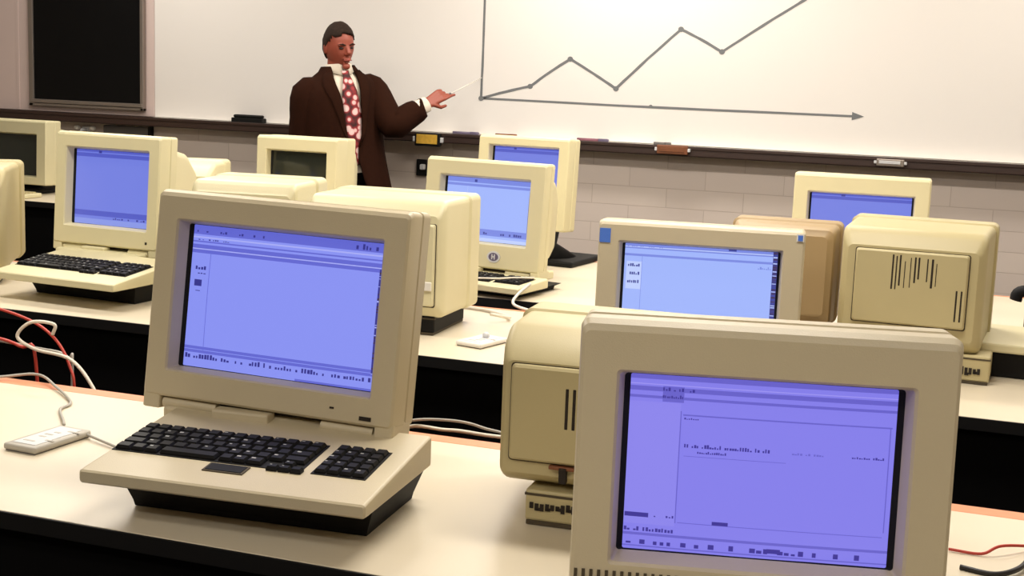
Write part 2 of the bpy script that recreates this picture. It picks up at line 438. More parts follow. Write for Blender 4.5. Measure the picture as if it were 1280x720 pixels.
# ------------------------------------------------------------------ machine seen from the rear
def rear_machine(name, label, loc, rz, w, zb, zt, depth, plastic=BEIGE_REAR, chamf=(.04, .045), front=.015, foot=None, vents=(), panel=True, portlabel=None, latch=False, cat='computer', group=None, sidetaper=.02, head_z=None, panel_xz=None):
    """origin on the table under the rear face, rear face towards -y; z values above the table"""
    root = empty(name, loc, R(rz)); tag(root, label, cat, group)
    b = MB(); k = 4; cy, cz = chamf; hw = w/2
    rings = [rrect(-hw+.010+sidetaper, hw-.010-sidetaper, zb+.030, zt-cz-.006, 0.0, .014, k),
             rrect(-hw+.003+sidetaper, hw-.003-sidetaper, zb+.022, zt-cz, .006, .016, k),
             rrect(-hw+sidetaper*.7, hw-sidetaper*.7, zb+.006, zt-cz*.45, cy*.55, .018, k),
             rrect(-hw+sidetaper*.5, hw-sidetaper*.5, zb, zt-.004, cy, .018, k),
             rrect(-hw+sidetaper*.45, hw-sidetaper*.45, zb, zt, cy+.012, .018, k),
             rrect(-hw+.002, hw-.002, zb, zt, depth-.09, .018, k),
             rrect(-hw-.004, hw+.004, zb-.002, zt+.004, depth-.085, .018, k),
             rrect(-hw-.004, hw+.004, zb-.002, zt+.004, depth-.008, .018, k),
             rrect(-hw+.004, hw-.004, zb+.004, zt-.004, depth, .016, k),
             rrect(-hw+.045, hw-.045, zb+.06, zt-.045, depth, .01, k),
             rrect(-hw+.05, hw-.05, zb+.065, zt-.05, depth-.025, .01, k)]
    b.loft(rings)
    case = b.build('monitor_case', plastic, root); autosmooth(case, 32)
    # screen on the far side
    s = MB(); s.box(-hw+.055, hw-.055, depth-.03, depth-.018, zb+.07, zt-.055, bev=.004)
    s.build('screen', SD['base'], root)
    px0, px1, pz0, pz1 = panel_xz or (-hw+.045, hw-.045, zb+.06, zt-cz-.03)
    if panel:
        p = MB()
        p.loft([rrect(px0, px1, pz0, pz1, .004, .006, 3), rrect(px0+.001, px1-.001, pz0+.001, pz1-.001, -.008, .006, 3), rrect(px0+.005, px1-.005, pz0+.005, pz1-.005, -.012, .005, 3)], cap0=False)
        pn = p.build('back_panel', plastic, root); autosmooth(pn, 30)
        q = MB(); q.loft([rrect(px0-.002, px1+.002, pz0-.003, pz1+.001, -.0012, .006, 3), rrect(px0-.002, px1+.002, pz0-.003, pz1+.001, .006, .006, 3)])
        q.build('panel_seam', SEAM, pn)
        for (vx, vz0, vz1, vw) in vents:
            v = MB(); v.box(vx-vw/2, vx+vw/2, -.0128, -.008, vz0, vz1, bev=.0012, seg=1)
            v.build('vent_slot', SLOT, pn)
        if latch:
            v = MB(); v.box(-.10, -.088, -.015, -.002, pz0-.03, pz0-.004, SLOT, bev=.001); v.box(-.118, -.075, -.013, -.004, pz0-.008, pz0-.002, BROWNM, bev=.001)
            v.build('latch', SLOT, root)
    if foot:
        fw, fd, fy, fx = foot
        f = MB(); f.box(fx-fw/2, fx+fw/2, fy, fy+fd, .006, zb+.004, bev=.004)
        ft = f.build('base', plastic, root)
        f = MB(); f.box(fx-fw/2+.003, fx+fw/2-.003, fy-.0012, fy+fd+.001, 0, .007); f.box(fx-fw/2-.001, fx+fw/2+.001, fy-.001, fy+.01, zb-.006, zb-.002)
        f.build('base_seam', SEAM, ft)
        if portlabel:
            n, lx0, lx1, lz0, lz1 = portlabel
            f = MB()
            for i in range(n):
                a = lx0+(lx1-lx0)*i/n; ww = (lx1-lx0)/n
                z1_ = lz1-random.uniform(0, .3)*(lz1-lz0); z0_ = lz0+random.uniform(0, .25)*(lz1-lz0)
                f.box(a, a+ww*.72, fy-.0022, fy-.0002, z0_, z1_)
                if i % 2: f.box(a+ww*.2, a+ww, fy-.0022, fy-.0002, z0_, z0_+(lz1-lz0)*.3)
            f.build('port_label', SLOT, ft)
    return root, case

# ------------------------------------------------------------------ the room
TZ = .72
def slab(name, x0, x1, y0, y1, z0, z1, m):
    b = MB(); b.box(x0, x1, y0, y1, z0, z1); return struct(b.build(name, m))
slab('floor', -7.2, 3.2, -2.2, 7.1, -.1, 0, FLOORM)
slab('ceiling', -7.2, 3.2, -2.2, 7.1, 2.8, 2.9, CEIL)
slab('wall_front', -7.2, 3.2, 6.9, 7.05, 0, 2.8, BLOCKWALL)
slab('wall_left', -7.2, -7.05, -2.2, 6.9, 0, 2.8, SIDEWALL)
slab('wall_right', 3.05, 3.2, -2.2, 6.9, 0, 2.8, SIDEWALL)
slab('wall_back', -7.05, 3.05, -2.2, -2.05, 0, 2.8, SIDEWALL)
slab('baseboard_front', -7.05, 3.05, 6.885, 6.9, 0, .1, DARKPANEL)

# whiteboard
wb = empty('whiteboard', (-2.3, 6.9, 1.15)); tag(wb, 'long wall-mounted whiteboard with a hand-drawn rising line graph', 'whiteboard')
def wpt(x, z): return (x+2.3, z-1.15)
b = MB(); b.box(-4.68+2.3, 2.6+2.3, -.030, -.001, -.022, 1.15, bev=.003); b.build('writing_surface', BOARD, wb)
b = MB(); b.box(-6.9+2.3, -4.682+2.3, -.030, -.001, -.022, 1.15, bev=.003); b.build('side_panel', BOARDSIDE, wb)['label'] = 'pinkish grey left end panel'
b = MB(); b.box(-5.66+2.3, -5.64+2.3, -.034, -.030, -.02, 1.15, bev=.001); b.build('joint_strip', BOARDSIDE, wb)
b = MB(); b.box(-6.9+2.3, 2.6+2.3, -.10, -.001, -.075, -.030, bev=.006); b.box(-6.9+2.3, 2.6+2.3, -.104, -.094, -.040, -.022, bev=.003)
b.build('tray', BROWNRAIL, wb)['label'] = 'dark brown marker tray rail'
b = MB(); b.box(-4.68+2.3, 2.6+2.3, -.094, -.030, -.029, -.024); b.build('tray_liner', WHITEP, wb)['label'] = 'white tray lining'

def stroke(p, q, wd, name='chart_line', bend=.004):
    x0, z0 = wpt(*p); x1, z1 = wpt(*q); n = 8; b = MB()
    d = Vector((x1-x0, z1-z0)); L = d.length; d.normalize(); nx, nz = -d.y, d.x; top = []; bot = []
    for i in range(n+1):
        t = i/n; o = bend*math.sin(PI*t)+random.uniform(-.0008, .0008); x = x0+(x1-x0)*t+nx*o; z = z0+(z1-z0)*t+nz*o
        hw = wd/2*(1+random.uniform(-.12, .12))
        top.append(b.bm.verts.new((x+nx*hw, -.0312, z+nz*hw))); bot.append(b.bm.verts.new((x-nx*hw, -.0312, z-nz*hw)))
    for i in range(n): b.bm.faces.new((top[i], top[i+1], bot[i+1], bot[i]))
    b.build(name, MARKER, wb)
def dot(p, r, name='chart_point'):
    x, z = wpt(*p); b = MB(); b.loft([[Vector((x+r*math.cos(t), y, z+r*.9*math.sin(t))) for t in [2*PI*k/14 for k in range(14)]] for y in (-.0305, -.0316)]); b.build(name, MARKER, wb)
O = (-2.633, 1.321)
stroke((-2.632, 2.02), O, .013, 'chart_axis', .003); stroke(O, (-.665, 1.315), .012, 'chart_axis', -.003)
pts = [O, (-2.358, 1.395), (-2.143, 1.544), (-1.889, 1.401), (-1.564, 1.711), (-1.349, 1.605), (-.953, 1.869), (-.80, 1.97)]
for a, c in zip(pts, pts[1:]): stroke(a, c, .0135, 'chart_line', .003)
for p in pts[:6]: dot(p, .015)
dot((-1.70, 1.318), .010)
b = MB(); x, z = wpt(-.66, 1.315); vs = [b.bm.verts.new(p) for p in ((x-.03, -.0316, z+.02), (x+.028, -.0316, z), (x-.03, -.0316, z-.02))]; b.bm.faces.new(vs); b.build('chart_arrowhead', MARKER, wb)

# black panel hung over the board
bp = empty('black_display_panel', (-5.13, 6.868, 1.165)); tag(bp, 'tall black panel in a thin grey frame at the left of the whiteboard', 'panel')
b = MB(); b.box(-.385, .375, -.022, -.002, .03, 1.1); b.build('black_surface', BLKBOARD, bp)
b = MB(); b.box(-.415, -.383, -.034, -.002, -.005, 1.1, bev=.003); b.box(.373, .395, -.034, -.002, -.005, 1.1, bev=.003)
b.box(-.415, .395, -.034, -.002, -.005, .012, bev=.003); b.box(-.40, .39, -.038, -.002, .014, .036, bev=.003)
b.build('panel_frame', GREYMETAL, bp)

# things on / under the tray
def on_tray(name, x0, x1, h, m, label, cat, d=.045, y=6.80, group=None, z=1.128):
    b = MB(); b.box(x0-(x0+x1)/2, (x1-x0)/2, 0, d, 0, h, bev=min(.006, h*.3)); o = b.build(name, m); o.location = ((x0+x1)/2, y+.018, z)
    return tag(o, label, cat, group)
er = empty('board_eraser', (-4.03, 6.835, 1.1265)); tag(er, 'black felt board eraser lying on the tray left of the man', 'eraser')
b = MB(); b.box(-.10, .10, -.025, .025, 0, .026, bev=.003); b.build('felt', BLACK, er)
b = MB(); b.box(-.09, .09, -.022, .022, .026, .044, bev=.008); b.build('grip', BLACK, er)
def marker(x, m, label, L=.13, capm=None, z=1.1335):
    r = empty('marker_pen', (x, 6.835, z)); tag(r, label, 'marker', None)
    b = MB(); b.tube([(-L/2, 0, 0), (L*.18, 0, 0)], .0075, n=12); b.build('barrel', m, r)
    b = MB(); b.tube([(L*.18, 0, 0), (L*.46, 0, 0), (L/2, 0, 0)], [.0085, .0085, .006], n=12); b.build('cap', capm or m, r)
marker(-2.70, PURPLE, 'dark purple marker on the tray just right of the yellow holder', .15)
marker(-2.47, BROWNM, 'brownish marker on the tray under the graph origin', .12)
marker(-1.99, REDPURPLE, 'maroon marker on the tray right of the far small monitor', .17, PURPLE)
marker(-1.62, DKGREY, 'short grey marker on the tray above the orange-brown clip', .09)
def clipbox(x, w, h, m, z, label, name, cat):
    r = empty(name, (x, 6.80, z)); tag(r, label, cat)
    b = MB(); b.box(-w/2, w/2, -.022, .002, 0, h, bev=.004); b.build('body', BLACK if m is YELLOWM else m, r)
    b = MB(); b.box(-w/2+.012, w/2-.018, -.025, -.021, .012, h-.008, bev=.001); b.build('face_plate', m if m is YELLOWM else BROWNM if m is BROWNM else LIGHTGREY, r)
    b = MB(); b.box(-w/2-.012, -w/2+.006, -.02, .0, h*.3, h*.7, bev=.003); b.build('tab', LIGHTGREY, r)
    b = MB(); b.box(w/2-.006, w/2+.012, -.02, .0, h*.3, h*.7, bev=.003); b.build('tab', LIGHTGREY, r)
clipbox(-2.90, .15, .07, YELLOWM, 1.055, 'small holder with a yellow patterned label clipped under the tray', 'tray_holder', 'holder')
clipbox(-1.555, .16, .045, BROWNM, 1.085, 'orange-brown clip on the tray below the middle of the graph', 'tray_clip', 'clip')
clipbox(-.485, .13, .035, GREYMETAL, 1.085, 'pale grey clip on the tray above the rightmost far monitor', 'tray_clip', 'clip')
# wall outlets
ol = empty('wall_outlet', (-2.975, 6.899, .93)); tag(ol, 'small black wall outlet right of the man below the tray', 'outlet')
b = MB(); b.box(-.03, .03, -.02, .0, -.045, .045, bev=.004); b.build('plate', BLACK, ol)
b = MB(); b.box(.0, .028, -.045, -.018, -.01, .02, bev=.006); b.build('plug', LIGHTGREY, ol)
pn = empty('wall_box', (-4.88, 6.899, 1.0)); tag(pn, 'dark grey wall box below the tray under the black panel', 'wall box')
b = MB(); b.box(-.16, .16, -.03, 0, -.065, .065, bev=.005); b.build('cover', DKGREY, pn)
b = MB(); b.box(.155, .175, -.035, 0, -.07, .07, bev=.003); b.build('edge_trim', BLACK, pn)
fc = empty('wall_valve', (-5.17, 6.899, 1.03)); tag(fc, 'small pale fixture with two knobs on the wall left of the grey box', 'wall fixture')
b = MB(); b.box(-.03, .03, -.02, 0, -.04, .02, bev=.004); b.tube([(0, -.02, 0), (0, -.06, 0), (0, -.08, -.03)], .01, n=10); b.build('spout', LIGHTGREY, fc, smooth=False)
for sx in (-1, 1):
    b = MB(); b.ball((sx*.055, -.03, .01), .022, 2, (1, .8, .7)); b.build('knob', WHITEP, fc)

# ------------------------------------------------------------------ tables
def table(x0, x1, y0, y1, label, band=.02, z=TZ, legs=None, front_edge=BLACK, group=None):
    t = empty('long_table', ((x0+x1)/2, (y0+y1)/2, 0)); tag(t, label, 'table', group)
    w = (x1-x0)/2; d = (y1-y0)/2
    b = MB(); b.box(-w, w, -d+.004, d-band, z-.028, z, bev=.001); b.build('tabletop', TOP, t)
    b = MB(); b.box(-w, w, d-band-.0005, d+.004, z-.028, z+.0005, bev=.003); b.build('rear_edge_band', EDGE, t)['label'] = 'orange wood edging along the back'
    b = MB(); b.box(-w, w, -d, -d+.0045, z-.03, z-.001, bev=.001); b.build('front_edge_band', BLACK, t)
    b = MB(); b.box(-w+.05, w-.05, -d+.03, -d+.045, .12, z-.028); b.build('under_table_shade', DARKPANEL, t)  # black sheet added to stand in for the unlit space under the table
    n = max(2, int(w*2/1.6)+1)
    for i in range(n):
        x = -w+.08+(2*w-.16)*i/(n-1)
        for y in (-d+.075, d-.06):
            b = MB(); b.box(x-.02, x+.02, y-.02, y+.02, 0, z-.028, bev=.003); b.build('leg', DARKMETAL, t)
    return t
table(-.80, .75, .72, 1.50, 'cream-topped table nearest the camera, carrying the largest violet-screen computer')
table(-2.62, 1.6, 1.73, 2.49, 'long cream-topped table in the front row carrying the big blue-screen computer', band=.042)
table(-4.3, 1.9, 3.20, 3.985, 'long cream-topped table in the second row, carrying the opened computer at left')
table(-3.15, 2.0, 4.16, 5.24, 'long cream-topped table in the third row nearest the white wall')
table(-6.6, -4.30, 5.72, 6.42, 'short cream-topped table at the far left carrying the unlit computer')

# ------------------------------------------------------------------ computers facing the camera
# main
A, MA, caseA = front_machine('desktop_computer', 'large beige computer with tilted blue screen and built-in black-keyed keyboard on the front table',
    (-1.086, 1.757, TZ+.001), 4, .496, .372, (-.205, .203, .048, .322), (-.063, .285), .132, 7, SB, lay_main,
    (.487, .30, .086, .118), plastic=BEIGE_NEAR, lo=(-.236, .095, .118, .205, .092, .205), foot=(.452, .25, .085, .062), head_rot=-4, roll=1.0)
decal(caseA, MA, .128, .136, .024, .027, SLOT, 'indicator_mark'); decal(caseA, MA, .185, .207, .011, .018, SLOT, 'name_mark')
# front right
Cc, MC, caseC = front_machine('desktop_computer', 'closest beige computer with a violet screen and ridged chin, cut by the bottom edge',
    (-.24, 1.02, TZ+.001), 12.5, .396, .394, (-.157, .154, .130, .342), (.1155, .345), .085, 3, SV, lay_front,
    (.44, .26, .05, .075), plastic=BEIGE_NEAR, rows=5, touch=True)
for i in range(46):
    x = -.192+i*.0083
    o = decal(caseC, MC, x, x+.0034, .068, .1235, SEAM, 'vent_groove')
# left, second row
B, MB_, caseB = front_machine('desktop_computer', 'cream computer with blue screen and open keyboard on the second row, left side',
    (-2.625, 3.315, TZ+.001), -4, .422, .365, (-.168, .168, .058, .318), (-.092, .345), .132, 4, SD, lay_simple,
    (.47, .31, .082, .118), plastic=BEIGE, lo=(-.215, .09, .105, .205, .09, .215), touch=False, foot=(.42, .36, .13, .058))
decal(caseB, MB_, .165, .172, .02, .028, SLOT, 'indicator_mark')
# middle, third row (round emblem)
H, MH, caseH = front_machine('desktop_computer', 'cream computer with blue screen and a round chin emblem on the third row',
    (-1.665, 4.17, TZ), -10, .485, .375, (-.185, .185, .082, .318), (-.045, .21), .063, 5, SL, lay_hp,
    (.47, .21, .042, .052), plastic=BEIGE, rows=5, touch=False, lo=(-.20, .09, .11, .205, .06, .17), foot=(.43, .3, .05, .02), d1=.06)
e = MB(); e.loft([[Vector((.062+.026*math.cos(t), y, .043+.020*math.sin(t))) for t in [2*PI*k/20 for k in range(20)]] for y in (0, -.003)]); em = e.xf(MH).build('round_emblem', LIGHTGREY, caseH)
e = MB(); e.loft([[Vector((.062+.019*math.cos(t), y, .043+.014*math.sin(t))) for t in [2*PI*k/20 for k in range(20)]] for y in (-.003, -.0042)]); e.xf(MH).build('emblem_core', PURPLE, em)
e = MB(); e.box(.055, .059, -.0052, -.004, .034, .052); e.box(.065, .069, -.0052, -.004, .034, .052); e.box(.055, .069, -.0052, -.004, .041, .045); e.xf(MH).build('emblem_letter', LIGHTGREY, em)
# J, second row right of centre (stickers)
J, MJ, caseJ = front_machine('desktop_computer', 'wide beige computer with pale blue screen and blue stickers on both top corners',
    (-.70, 3.22, TZ), 7, .515, .36, (-.205, .207, .060, .310), (.032, .10), .018, 3, SL, lay_pale,
    (.5, .1, .03, .04), plastic=BEIGE_NEAR, keyb=False)
decal(caseJ, MJ, -.253, -.225, .302, .338, STICK, 'blue_sticker', off=.001)
decal(caseJ, MJ, .236, .254, .333, .352, WHITEP, 'white_sticker', off=.001); decal(caseJ, MJ, .239, .251, .335, .349, STICK, 'blue_sticker', off=.002)
black_foot(J, .40, .30, .12, h=.034)

def far_monitor(name, label, loc, rz, w, h, op, zb, tilt, S, lay, on=True, d1=.085, body=None, base='black', foot_w=.3, pl=BEIGE):
    root = empty(name, loc, R(rz)); tag(root, label, 'monitor')
    M = Matrix.Translation((0, 0, zb)) @ Matrix.Rotation(R(-tilt), 4, 'X')
    case = crt_head(root, M, w, h, op, S, lay, pl, d1=d1, screen_on=on, body=body)
    b = MB(); n = 20
    b.loft([[Vector((r*math.cos(t), .16+r*.8*math.sin(t), z)) for t in [2*PI*k/n for k in range(n)]] for z, r in ((.012, foot_w*.42), (zb*.5, foot_w*.2), (zb+.03, foot_w*.24))])
    b.build('swivel_neck', BLACK if base == 'black' else pl, root)
    b = MB(); b.box(-foot_w/2, foot_w/2, .02, .32, 0, .022, bev=.008); b.build('foot', BLACK if base == 'black' else pl, root)
    return root, M, case
far_monitor('desktop_monitor', 'tall cream monitor with blue screen on a black foot, behind the emblem computer', (-1.745, 5.0, TZ), -7, .395, .36, (-.155, .155, .08, .325), .137, 4, SD, lay_simple, foot_w=.46, d1=.10)
far_monitor('desktop_monitor', 'cream monitor with an unlit grey-green screen in front of the man', (-2.73, 5.0, TZ), 0, .375, .36, (-.142, .142, .06, .305), .085, 2, SD, lay_simple, on=False, d1=.17)
far_monitor('desktop_monitor', 'cream monitor with blue screen alone on the third row at right', (-.45, 5.0, TZ), 2, .478, .35, (-.190, .190, .05, .287), .072, 2, SD, lay_simple)
far_monitor('desktop_monitor', 'cream monitor with a black unlit screen on the far-left table', (-4.985, 6.0, TZ), 0, .43, .345, (-.155, .155, .04, .275), .05, 2, SD, lay_simple, on=False, d1=.12)
kb = empty('keyboard', (-4.94, 5.76, TZ), 0); tag(kb, 'cream keyboard lying on the far-left table before the unlit monitor', 'keyboard')
b = MB(); b.box(-.22, .22, 0, .15, 0, .022, bev=.006); b.build('keyboard_case', BEIGE, kb)
b = MB()
for r in range(4):
    for i in range(14): b.box(-.2+i*.0285, -.2+i*.0285+.025, .02+r*.028, .044+r*.028, .02, .028)
b.build('key_block', BEIGE_REAR, kb)

# ------------------------------------------------------------------ computers seen from the rear
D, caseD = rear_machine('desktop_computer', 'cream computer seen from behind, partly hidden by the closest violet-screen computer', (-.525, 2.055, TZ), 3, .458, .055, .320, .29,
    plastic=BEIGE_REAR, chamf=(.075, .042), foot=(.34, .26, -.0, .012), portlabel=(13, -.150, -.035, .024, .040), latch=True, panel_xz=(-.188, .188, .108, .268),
    vents=[(-.092, .168, .236, .006), (-.080, .168, .236, .006)])
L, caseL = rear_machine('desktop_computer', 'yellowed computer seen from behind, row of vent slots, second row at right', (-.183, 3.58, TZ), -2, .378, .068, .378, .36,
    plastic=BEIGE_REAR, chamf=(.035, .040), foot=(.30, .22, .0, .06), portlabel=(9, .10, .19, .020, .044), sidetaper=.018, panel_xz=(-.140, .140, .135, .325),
    vents=[(-.045+.0, .225, .315, .005), (-.036, .225, .312, .004), (-.027, .235, .315, .005), (-.015, .23, .30, .003), (-.001, .232, .31, .003), (.010, .245, .312, .005), (.019, .255, .312, .005), (.040, .25, .31, .004), (.052, .235, .31, .006), (.062, .24, .30, .003), (.115, .155, .235, .005), (.127, .155, .235, .005)])
b = MB(); b.box(.06, .36, .10, .42, .068, .092, bev=.005); b.build('keyboard_deck', BEIGE, L)
b = MB(); b.box(.17, .335, .13, .38, .0, .069, bev=.004); b.build('black_base', BLACK, L)
E_, caseE = rear_machine('desktop_computer', 'cream computer seen from behind, just right of the big blue-screen computer', (-1.622, 3.43, TZ), 3, .425, .05, .378, .30,
    plastic=BEIGE, chamf=(.03, .035), foot=(.36, .26, .02, .0), sidetaper=.012, panel_xz=(-.19, .185, .085, .315), vents=[(.155, .205, .27, .005), (-.08, .2, .28, .006), (-.06, .2, .28, .006)])
b = MB(); b.box(.155, .18, -.016, -.01, .13, .155, bev=.002); b.build('latch', WHITEP, E_)
for ch in E_.children:
    if ch.name.startswith('base'): ch.data.materials[0] = BLACK
F, caseF = rear_machine('desktop_computer', 'cream computer whose flat top shows over the big blue-screen computer', (-2.085, 3.50, TZ), 8, .335, .055, .39, .27, plastic=BEIGE, chamf=(.02, .03), foot=(.27, .26, .02, 0), sidetaper=.008,
    vents=[(-.05, .2, .28, .006), (-.03, .2, .28, .006), (.0, .2, .28, .006)])
Q, caseQ = rear_machine('desktop_computer', 'cream computer mostly hidden behind the open keyboard computer, third row', (-3.0, 4.55, TZ), 18, .30, .05, .345, .25, plastic=BEIGE, chamf=(.05, .045), foot=(.27, .26, .02, 0), vents=[(.1, .12, .2, .005)])
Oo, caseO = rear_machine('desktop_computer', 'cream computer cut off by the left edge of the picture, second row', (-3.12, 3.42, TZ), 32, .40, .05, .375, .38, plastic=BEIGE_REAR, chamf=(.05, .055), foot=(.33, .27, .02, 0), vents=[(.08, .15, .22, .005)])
K, caseK = rear_machine('desktop_computer', 'brownish computer wedged between the stickered computer and the vented one', (-.54, 3.78, TZ), 3, .30, .07, .348, .19, plastic=BROWNISH, chamf=(.02, .02), panel=False, foot=(.20, .15, .02, -.02))

# dark thing at the right frame edge
ph = empty('desk_phone', (.205, 4.25, TZ)); tag(ph, 'black desk phone at the right edge of the picture, behind the vented computer', 'phone')
b = MB(); b.loft([[Vector((x, y, z)) for x, y in ((-.09, -.05), (.09, -.05), (.09, .05), (-.09, .05))] for z in (0, .10)], smooth=False)
for v in b.bm.verts:
    if v.co.z > .05 and v.co.y < 0: v.co.z = .05
b.build('phone_body', BLACK, ph)
b = MB(); b.tube(spline([(-.12, -.02, .13), (-.11, -.02, .155), (-.05, -.02, .165), (.05, -.02, .165), (.11, -.02, .155), (.12, -.02, .13)], 5), .018, n=10); b.build('handset', BLACK, ph, smooth=True)
b = MB(); b.box(-.04, .04, -.03, .01, .095, .15, bev=.004); b.build('cradle', BLACK, ph)

# ------------------------------------------------------------------ mice
def block_mouse(loc, rz, label, w=.115, d=.17, knob=False, m=GREYPAD):
    r = empty('mouse', loc, rz); tag(r, label, 'mouse', None)
    b = MB(); b.box(-w/2, w/2, -d/2, d/2, .002, .015, bev=.005, seg=3); autosmooth(b.build('mouse_body', m, r), 40)
    b = MB(); b.box(-w/2+.012, w/2-.012, -d/2+.014, d/2-.014, .0148, .0160, bev=.0005, seg=1); p = b.build('button_panel', LIGHTGREY, r)
    b = MB()
    for i in range(6):
        x = random.uniform(-w*.3, w*.25); y = -d*.3+i*d*.11
        b.box(x, x+random.uniform(.01, .03), y, y+.006, .0160, .0164)
    b.build('button_marks', GREYPAD, p)
    b = MB(); b.box(-w/2+.004, w/2-.004, -d/2+.004, d/2-.004, 0, .004); b.build('mouse_foot', DKGREY, r)
    if knob:
        b = MB(); b.ball((0, .02, .022), .010, 2); b.build('ball', LIGHTGREY, r)
block_mouse((-1.663, 2.088, TZ), R(-4), 'flat grey block mouse on the front table, left of the big keyboard', .078, .155)
block_mouse((-1.285, 3.42, TZ), R(-14), 'white block mouse with a small ball on the second-row table', .085, .13, True, WHITEP)

# ------------------------------------------------------------------ cables (on and behind the tables)
cable([(-1.62, 2.15, .728), (-1.50, 2.10, .724), (-1.42, 2.05, .724), (-1.36, 2.02, .724)], .0028, CABLEG, 'thin brown-grey cord running right from the block mouse to the keyboard')
cable([(-1.69, 2.17, .735), (-1.73, 2.22, .726), (-1.80, 2.30, .724), (-1.82, 2.36, .724), (-1.93, 2.45, .728), (-2.02, 2.50, .735), (-2.10, 2.46, .728), (-2.22, 2.40, .724), (-2.4, 2.38, .724)], .0032, CABLEG, 'grey cord looping from the block mouse back over the front table edge')
g = 'tangle of cords above the left end of the front table'
cable([(-2.9, 2.66, .0), (-2.8, 2.64, .6), (-2.55, 2.62, .84), (-2.30, 2.62, .855), (-2.15, 2.62, .835), (-2.05, 2.60, .80), (-1.99, 2.58, .74), (-1.97, 2.57, .66), (-1.97, 2.57, .3), (-1.97, 2.56, .0)], .0035, CABLER, 'red cord arching highest at the left edge', g)
cable([(-2.8, 2.7, 0), (-2.7, 2.66, .5), (-2.5, 2.62, .76), (-2.3, 2.60, .785), (-2.15, 2.60, .77), (-2.10, 2.60, .70), (-2.10, 2.60, .0)], .004, CABLER, 'short red cord lying low at the left edge', g)
cable([(-2.75, 2.72, 0), (-2.65, 2.68, .5), (-2.5, 2.64, .735), (-2.3, 2.63, .768), (-2.12, 2.62, .765), (-2.02, 2.61, .755), (-2.0, 2.60, .69), (-2.02, 2.60, .0)], .0035, CABLEG, 'grey cord beneath the red ones at the left edge', g)
cable([(-2.055, 2.602, .806), (-2.05, 2.60, .832), (-2.10, 2.58, .835), (-2.13, 2.57, .80), (-2.08, 2.57, .775), (-1.98, 2.57, .76), (-1.90, 2.55, .70), (-1.83, 2.53, .60), (-1.82, 2.53, .0)], .0042, CABLEW, 'pale cord curling in a loop behind the front table', g)
g = 'pale cords lying behind the front table by the rear-view computer'
cable([(-1.2, 2.56, .0), (-1.18, 2.56, .5), (-1.13, 2.53, .70), (-1.02, 2.53, .722), (-.92, 2.53, .722), (-.80, 2.52, .728), (-.72, 2.50, .735), (-.62, 2.44, .727)], .004, CABLEW, 'thick pale cord running behind the front table to the rear-view computer', g)
cable([(-1.20, 2.45, .724), (-1.13, 2.51, .73), (-1.05, 2.535, .74), (-.95, 2.54, .735), (-.86, 2.56, .68), (-.82, 2.57, .4), (-.82, 2.57, 0)], .003, CABLEG, 'thin pale cord crossing the thick one behind the front table', g)
cable([(-1.40, 4.16, .78), (-1.42, 4.09, .75), (-1.41, 4.03, .73), (-1.33, 3.97, .725), (-1.25, 3.94, .725)], .005, CABLEW, 'white cord dangling from the emblem computer onto the second table')
cable([(-1.12, 4.02, .70), (-1.15, 4.00, .725), (-1.11, 4.08, .735), (-1.05, 4.2, .727)], .005, CABLEW, 'white cord bridging the gap left of the stickered computer')
cable([(-1.66, 4.19, .775), (-1.60, 4.16, .782), (-1.52, 4.17, .786), (-1.48, 4.22, .785), (-1.42, 4.26, .785)], .003, CABLEW, 'white cord bunched on the keyboard of the emblem computer')
cable([(-1.38, 3.74, .745), (-1.34, 3.80, .73), (-1.45, 3.9, .726), (-1.6, 3.93, .726)], .005, CABLEW, 'pale cord at the back of the angled rear-view computer')
cable([(-1.02, 2.78, .60), (-1.05, 2.79, .52), (-1.03, 2.8, .40), (-1.0, 2.8, .3), (-.98, 2.82, .0)], .004, CABLER, 'dim red cord hanging under the second-row table')
cable([(-.90, 2.9, .64), (-.97, 2.9, .56), (-1.0, 2.9, .45), (-1.0, 2.9, .0)], .003, CABLEG, 'dim grey cord hanging under the second-row table')
g = 'cords on the front table at the lower right corner'
cable([(-.02, 2.22, .724), (.03, 2.22, .724), (.06, 2.24, .735), (.12, 2.30, .724)], .0025, CABLER, 'thin red cord on the front table right of the closest computer', g)
cable([(-.0, 2.14, .724), (.05, 2.13, .724), (.085, 2.16, .728), (.11, 2.24, .727), (.15, 2.3, .724)], .0045, CABLEK, 'black cord on the front table at the lower right corner', g)

# ------------------------------------------------------------------ the man
def capsule(b, p, q, r0, r1, n=4, sq=1.0):
    p, q = Vector(p), Vector(q); d = (q-p).normalized()
    pts = [p-d*r0*.9, p-d*r0*.5, p, (p+q)/2, q, q+d*r1*.5, q+d*r1*.9]
    rr = [r0*.35, r0*.85, r0, (r0+r1)/2, r1, r1*.85, r1*.35]
    b.tube(pts, rr, n=16)
PR = 50
px, py = -3.20+.138, 6.28+.06
TILT = Matrix.Rotation(R(-5.5), 4, Vector((-.45, .89, 0)))
Wm = Matrix.Translation((px, py, 0)) @ TILT @ Matrix.Rotation(R(PR), 4, 'Z')
man = empty('person', (px, py, 0)); man.rotation_euler = Wm.to_euler(); tag(man, 'man in dark brown jacket and floral tie pointing a thin stick at the graph', 'person')
inv = Wm.inverted()
def WL(x, y, z): return inv @ Vector((x, y, z))
shL = Vector((.178, .01, 1.345)); elL = WL(-2.915, 6.36, 1.185); wrL = WL(-2.80, 6.50, 1.280)
hdir = (WL(-2.712, 6.60, 1.360)-wrL).normalized()
shR = Vector((-.178, .01, 1.345)); elR = Vector((-.205, .05, 1.09)); wrR = Vector((-.20, -.03, .85))
HM = Matrix.Translation((0, -.03, 1.565)) @ Matrix.Rotation(R(6), 4, 'Z') @ Matrix.Rotation(R(10), 4, 'X') @ Matrix.Scale(.94, 4)
